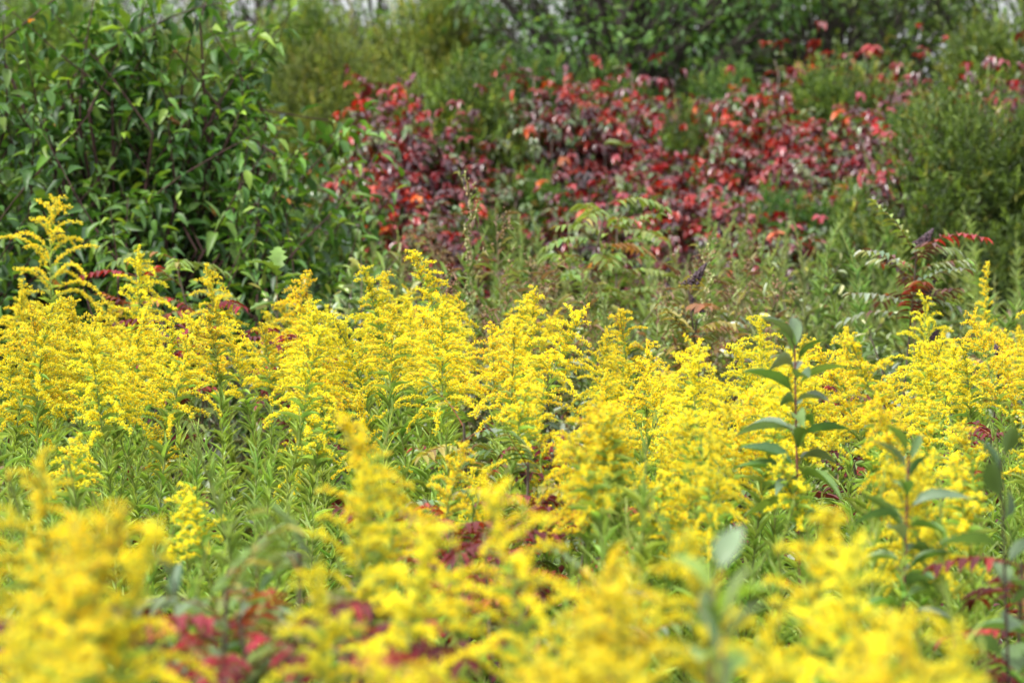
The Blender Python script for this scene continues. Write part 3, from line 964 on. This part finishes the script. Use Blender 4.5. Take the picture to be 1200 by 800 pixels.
E(0, 760, 215, 14.8, 110, "small evergreen below the crimson creeper, behind the weed tangle")
E(2, 1240, 140, 14.5, 220, "evergreen filling the picture edge behind the tall stacked goldenrod")
E(2, 690, 60, 20.5, 220, "broad evergreen shrub behind the crimson creeper heaps")
E(2, 820, 75, 21.0, 230, "broad evergreen shrub under the dark broadleaf trees")
E(2, 430, 215, 13.6, 130, "shaded evergreen at the foot of the first maroon creeper")
E(2, 560, 225, 14.4, 140, "shaded evergreen under the olive evergreen column")


def creeper(seed, Rx, H, n, cols, w, sz=.068, hang=.6, gap=.0):
    """a mound of creeper: trailing stems with five-fingered drooping leaves"""
    g = np.random.default_rng(seed)
    st, lf = MB(), MB()
    ps, cs, ds = [], [], []
    c = lumps(g, n // 26, Rx * .85, Rx * .7, H * .95, .12)
    c = c[c[:, 2] > .25 * H]
    for q in c:
        o = q * np.array([.2, .2, 0]) + np.array([0, 0, q[2] * .4])
        st.tube([o, (o + q) / 2 + [0, 0, .08], q, q * 1.02 + [.03, -.04, .05]], [.012, .008, .005, .003], 4, (.19, .15, .12))
        k = 26
        a = nrm(g.standard_normal((k, 3)))
        p = q + a * (.26 * g.uniform(.6, 1.3)) * g.random((k, 1)) ** .45 * np.array([1.25, 1.1, .9])
        ps.append(p)
        out = nrm(q * np.array([1, 1, .2]))
        ds.append(nrm(a * .8 + out * .4))
        base = cols[g.choice(len(cols), p=np.array(w) / np.sum(w))]
        cc = jit(base, k, .25, g)
        o2 = g.random(k) < .45
        cc[o2] = pick(cols, w, int(o2.sum()), .25, g)
        cs.append(cc)
    p, d, cc = map(np.concatenate, (ps, ds, cs))
    m = 4
    P0, D0, C0 = np.repeat(p, m, 0), np.repeat(d, m, 0), np.repeat(cc, m, 0)
    sp = np.tile(np.linspace(-1.1, 1.1, m), len(p))[:, None]
    side = nrm(np.cross(D0, np.array([0, 0, 1.0])))
    dd = nrm(D0 * .7 + side * sp + np.array([0, 0, -hang]) + .3 * g.standard_normal(D0.shape))
    L = sz * g.uniform(.7, 1.25, len(P0))
    up = D0 * .5 + np.array([0, 0, 1.0])
    lf.inst(OVATE_S, P0, frames(dd, up), np.stack([L * .5, L, L], -1), C0 * g.uniform(.85, 1.15, (len(C0), 1)))
    return [("stem", st.mesh("creeper_stem", M_BARK)), ("foliage", lf.mesh("creeper_foliage", M_RED))]


CR = [(.17, .010, .014), (.085, .012, .018), (.28, .018, .01), (.06, .026, .033), (.08, .125, .035), (.4, .09, .015)]
C1 = proto("red_creeper", "creeper", creeper(601, .5, 2.1, 1400, CR, [4, 4, 1.8, 4, 3.4, .5]))
C2 = proto("red_creeper", "creeper", creeper(602, .75, 2.0, 2100, CR, [5, 4, 2.2, 4, 3, .5]))
C3 = proto("red_creeper", "creeper", creeper(603, .36, 2.1, 800, CR, [3, 3, 1.5, 2, 4, .5]))
CH = {C1.name: (2.1, .5), C2.name: (2.0, .75), C3.name: (2.1, .36)}
n_c = 0


def CV(p, px, py, d, wpx, label, group=None):
    global n_c
    n_c += 1
    d -= .9
    q = P(px, py - 20, d)
    H, r = CH[p.name]
    s = min(max(1.4 * wpx / F * d / 2 / (r + .1), .8), 1.5)
    place(p, (q[0], d, 0), (0, 0, n_c * 1.7), (s, s, q[2] / (H * 1.03)), label, group)


CV(C1, 455, 82, 15.8, 130, "first maroon creeper heap, nearest to the leafy shrub")
CV(C3, 410, 150, 14.6, 80, "dark creeper strand right beside the leafy shrub's last branch")
CV(C1, 505, 215, 14.2, 120, "low maroon creeper patch behind the fine pinkish weed stalks")
CV(C3, 580, 170, 15.9, 90, "shaded creeper with one orange leaf beside the olive evergreen column")
CV(C1, 630, 72, 16.8, 130, "scarlet creeper crest rising behind the olive evergreen column")
CV(C2, 700, 96, 17.0, 190, "large crimson creeper heap with pale shining leaf backs at the bank's middle")
CV(C3, 690, 205, 15.0, 110, "creeper strand hanging behind the feathered sumac sprigs")
CV(C2, 770, 175, 15.9, 150, "dense crimson creeper under the crest, above the weed tangle")
CV(C2, 830, 212, 15.2, 160, "dark wine red creeper mound behind the brown seed spike")
CV(C1, 830, 108, 17.8, 110, "creeper tops with pink tinted leaves under the yellow-tinged evergreen")
CV(C2, 890, 140, 16.6, 210, "wide creeper carpet of red and silvery leaves, the widest of the bank")
CV(C2, 955, 165, 16.0, 170, "outer end of the wide creeper carpet beside the low yellowish evergreen")
CV(C3, 900, 45, 18.6, 100, "loose pink-red creeper strands climbing over the yellow-tinged evergreen")
CV(C3, 1000, 22, 19.0, 140, "red creeper strands high in the trees beside the sky gap")
CV(C3, 1090, 55, 18.0, 90, "thin creeper strands hanging in front of the sky gap")
CV(C3, 1165, 35, 17.0, 110, "scarlet creeper strand in the tall evergreen at the picture edge")
CV(C3, 1050, 175, 15.4, 100, "creeper with few orange red leaves beside the largest evergreen")
CV(C3, 920, 230, 14.0, 90, "low creeper end with bright red tips over the low spreading evergreen")


CV(C3, 560, 100, 16.4, 90, "creeper strand over the top of the olive evergreen column")
CV(C3, 740, 62, 18.2, 110, "dusky creeper strand climbing towards the dark limb of the broadleaf trees")
CV(C1, 1010, 118, 16.6, 130, "creeper patch under the sky gap, beside the bright evergreen")
CV(C3, 960, 80, 18.0, 110, "loose creeper tops between the yellow-tinged and the bright evergreen")
CV(C3, 1075, 125, 14.6, 90, "few thin creeper shoots touching the upper flank of the largest evergreen")


def broad_tree(seed, H, Rx, base, n_clump, per, cols, w, leaf=.075):
    g = np.random.default_rng(seed)
    tr, lf = MB(), MB()
    trunk = np.array([[0, 0, 0], [.06, 0, H * .3], [-.05, .05, H * .6], [.0, 0, H * .9]])
    tr.tube(trunk, [.09, .075, .05, .015], 8, (.05, .04, .035))
    c = lumps(g, n_clump, Rx, Rx, H - base, 0)
    c[:, 2] += base
    ps, ds, cs = [], [], []
    for q in c:
        t = np.clip((q[2] - .5) / H, .15, .85) * g.uniform(.6, .95)
        o, _ = along(trunk, [t])
        o = o[0]
        mid = (o + q) / 2 + np.array([0, 0, -.05]) + .08 * g.standard_normal(3)
        tr.tube([o, mid, q], [.028, .016, .005], 5, (.05, .04, .035))
        for j in range(3):
            tr.tube([mid, (mid + q) / 2 + .12 * g.standard_normal(3), q + .3 * g.standard_normal(3)], [.01, .007, .003], 3, (.06, .05, .04))
        a = nrm(g.standard_normal((per, 3)))
        p = q + a * .42 * g.uniform(.7, 1.2) * g.random((per, 1)) ** .5 * np.array([1.1, 1.1, .7])
        ps.append(p); ds.append(nrm(a + np.array([0, 0, -.25]) + .4 * g.standard_normal((per, 3))))
        cs.append(pick(cols, w, per, .2, g) * g.uniform(.8, 1.2))
    p, d, cc = map(np.concatenate, (ps, ds, cs))
    L = leaf * g.uniform(.7, 1.25, len(p))
    lf.inst(OVATE_S, p, frames(d, np.array([0, 0, 1.0]) + .5 * g.standard_normal(p.shape)), np.stack([L * .45, L, L], -1), cc)
    return [("trunk", tr.mesh("tree_trunk", M_BARK)), ("crown", lf.mesh("tree_crown", M_TREE))]


TC = [(.06, .125, .025), (.095, .175, .035), (.04, .085, .02), (.14, .21, .04)]
T1 = proto("broadleaf_tree", "tree", broad_tree(701, 4.6, 1.7, 1.5, 84, 66, TC, [4, 4, 2, 1]))
T2 = proto("broadleaf_tree", "tree", broad_tree(702, 4.2, 1.4, 1.3, 68, 66, TC, [4, 4, 2, 1.5]))


def T(p, px, d, z=0, s=1.0, label=""):
    place(p, at(px, d), (0, 0, px * .37), (s, s, s), label)


T(T1, 735, 21.5, s=1.05, label="dark broadleaf tree with many sky specks over the crimson creeper heap")
T(T2, 690, 22.5, s=1.0, label="dark broadleaf tree beside the small bright sky gap")
T(T1, 845, 23, s=1.0, label="broadleaf tree with a dark forked limb above the creeper tops")
T(T2, 960, 22, s=1.0, label="very dark broadleaf tree behind the bright evergreen near the sky gap")
T(T1, 1005, 25, s=.92, label="broadleaf tree with red creeper strands in its lower crown")
T(T2, 1225, 22, s=1.05, label="broadleaf tree beyond the sky gap at the picture edge")
T(T2, 468, 26, s=.98, label="distant broadleaf tree behind the tall evergreens by the first creeper")
T(T2, 20, 26, s=1.0, label="distant broadleaf tree behind the dark evergreen over the leafy shrub")
T(T1, 300, 28, s=.92, label="distant broadleaf tree behind the wide pale sky gap")
T(T2, 140, 30, s=1.0, label="low distant broadleaf tree under the narrow pale sky gap")


# ------------------------------------------------------------------ ground cover
def cover(name, label, n, ymin, ymax, zfun, cols, w, szr, seed, T=LANCE, wid=.3, xr=None):
    g = np.random.default_rng(seed)
    y = np.sqrt(g.uniform(ymin ** 2, ymax ** 2, n))
    x = g.uniform(-1, 1, n) * (y * .235 + .6)
    # plants are clumps: leaves gather round scattered centres
    cl = np.floor(x / .22) * 12.9898 + np.floor(y / .22) * 78.233
    h = np.abs(np.sin(cl) * 43758.5453) % 1
    z = zfun(y, h) * g.random(n) ** .8
    a = g.uniform(0, 6.28, n); e = g.normal(.45, .4, n)
    d = np.stack([np.cos(a) * np.cos(e), np.sin(a) * np.cos(e), np.sin(e)], -1)
    L = g.uniform(*szr, n)
    cols = np.asarray(cols)
    idx = g.choice(len(cols), n, p=np.array(w) / np.sum(w))
    hh = (h * 17.3) % 1
    cum = np.cumsum(np.array(w) / np.sum(w))
    idx2 = np.searchsorted(cum, hh).clip(0, len(cols) - 1)
    idx = np.where(g.random(n) < .6, idx2, idx)
    c = cols[idx] * (1 + .2 * g.standard_normal((n, 1)))
    mb = MB()
    mb.inst(T, np.stack([x, y, z + .01], -1), frames(d, np.array([0, 0, 1.0]) + .3 * g.standard_normal((n, 3))), np.stack([L * wid, L, L], -1), np.clip(c, .003, .9))
    o = bpy.data.objects.new(name, mb.mesh(name, M_UNDER))
    COL.objects.link(o)
    o["kind"] = "stuff"; o["label"] = label; o["category"] = "undergrowth"
    return o


cover("undergrowth", "tangled low green and maroon undergrowth between the goldenrod stems", 70000, 1.8, 9.0, lambda y, h: .25 + .55 * h,
      [(.09, .15, .03), (.13, .2, .04), (.17, .018, .018), (.08, .012, .015), (.2, .15, .07), (.22, .27, .2)], [5, 4, 1.8, 1.8, 1.5, .7], (.03, .085), 801, wid=.34)
cover("undergrowth", "mixed dull green and brown weeds between the field and the creeper bank", 90000, 8.6, 15.5, lambda y, h: .35 + .6 * h,
      [(.09, .15, .04), (.13, .18, .055), (.24, .28, .19), (.2, .15, .08), (.12, .03, .03), (.08, .12, .04)], [5, 4, 2, 1.6, .7, 2], (.03, .08), 802, wid=.3)
cover("undergrowth", "shaded green undergrowth below the creeper bank and the trees", 60000, 15.0, 30.0, lambda y, h: .5 + 1.2 * h,
      [(.06, .1, .03), (.08, .13, .03), (.1, .13, .035)], [4, 3, 2], (.07, .15), 803, wid=.35)

# ------------------------------------------------------------------ ground
gm = MB()
n = 60
xs = np.concatenate([np.linspace(-1500, -40, 8), np.linspace(-30, 30, n), np.linspace(40, 1500, 8)])
ys = np.concatenate([np.linspace(-1500, -12, 8), np.linspace(-8, 45, n), np.linspace(60, 1500, 8)])
X, Y = np.meshgrid(xs, ys)
Z = np.where((abs(X) < 31) & (Y > -9) & (Y < 46), .02 * np.sin(X * 2.1) * np.cos(Y * 1.7), 0) - .01
W_ = len(xs)
i, j = np.meshgrid(np.arange(len(ys) - 1), np.arange(W_ - 1), indexing='ij')
q = np.stack([i * W_ + j, i * W_ + j + 1, (i + 1) * W_ + j + 1, (i + 1) * W_ + j], -1).reshape(-1, 4)
gm.add(np.stack([X, Y, Z], -1).reshape(-1, 3), [q], (.1, .09, .05))
go = bpy.data.objects.new("ground", gm.mesh("ground", ground_mat()))
COL.objects.link(go)
go["kind"] = "structure"; go["label"] = "bare soil and litter under the field plants"; go["category"] = "ground"

# prototypes nothing used
for o in [o for o in COL.objects if o.get("category") and not o.get("label")]:
    for ch in list(o.children):
        bpy.data.objects.remove(ch)
    bpy.data.objects.remove(o)

# ------------------------------------------------------------------ light
w = bpy.data.worlds.new("World"); sc.world = w; w.use_nodes = True
nt = w.node_tree; N, L = nt.nodes, nt.links
bg = N["Background"]
sky = N.new("ShaderNodeTexSky"); sky.sky_type = 'NISHITA'; sky.sun_disc = False
SUN_EL, SUN_AZ = rad(52), rad(-120)        # azimuth from +Y towards +X: over the left shoulder
sky.sun_elevation = SUN_EL; sky.sun_rotation = SUN_AZ
sky.air_density = 1.0; sky.dust_density = 3.0; sky.ozone_density = 1.0
hs = N.new("ShaderNodeHueSaturation"); hs.inputs["Saturation"].default_value = .35
L.new(sky.outputs[0], hs.inputs["Color"])
tc = N.new("ShaderNodeTexCoord"); mp = N.new("ShaderNodeMapping"); mp.inputs["Scale"].default_value = (1, 1, 2.5)
nz = N.new("ShaderNodeTexNoise"); nz.inputs["Scale"].default_value = 2.2; nz.inputs["Detail"].default_value = 6
cr = N.new("ShaderNodeMapRange"); cr.inputs[1].default_value = .3; cr.inputs[2].default_value = .62; cr.inputs[3].default_value = .35; cr.inputs[4].default_value = .95
cmx = N.new("ShaderNodeMix"); cmx.data_type = 'RGBA'; cmx.inputs[7].default_value = (8.5, 8.7, 9.1, 1)
sx = N.new("ShaderNodeSeparateXYZ"); zr = N.new("ShaderNodeMapRange"); zr.inputs[1].default_value = 0; zr.inputs[2].default_value = .8; zr.inputs[3].default_value = 3.3; zr.inputs[4].default_value = 14.0
vm = N.new("ShaderNodeVectorMath"); vm.operation = 'SCALE'; vm.inputs[0].default_value = (.97, 1.0, 1.05)
L.new(tc.outputs["Generated"], sx.inputs[0]); L.new(sx.outputs[2], zr.inputs[0]); L.new(zr.outputs[0], vm.inputs["Scale"]); L.new(vm.outputs[0], cmx.inputs[7])
L.new(tc.outputs["Generated"], mp.inputs[0]); L.new(mp.outputs[0], nz.inputs["Vector"]); L.new(nz.outputs[0], cr.inputs[0])
L.new(cr.outputs[0], cmx.inputs[0]); L.new(hs.outputs[0], cmx.inputs[6]); L.new(cmx.outputs[2], bg.inputs[0])
bg.inputs[1].default_value = .15
sl = bpy.data.lights.new("sun", 'SUN'); sl.energy = 4.0; sl.angle = rad(10); sl.color = (1, .96, .9)
so = bpy.data.objects.new("sun", sl); COL.objects.link(so)
dv = Vector((math.cos(SUN_EL) * math.sin(SUN_AZ), math.cos(SUN_EL) * math.cos(SUN_AZ), math.sin(SUN_EL)))
so.rotation_euler = dv.to_track_quat('Z', 'Y').to_euler()
so.location = (-5, -5, 12)

vs = sc.view_settings
vs.view_transform = 'Standard'; vs.look = 'None'; vs.gamma = 1; vs.use_curve_mapping = False
vs.exposure = .88
sc.render.engine = 'CYCLES'
cy = sc.cycles
cy.max_bounces = 4; cy.diffuse_bounces = 2; cy.glossy_bounces = 1; cy.transmission_bounces = 3; cy.transparent_max_bounces = 4
cy.use_denoising = True
cy.caustics_reflective = False; cy.caustics_refractive = False
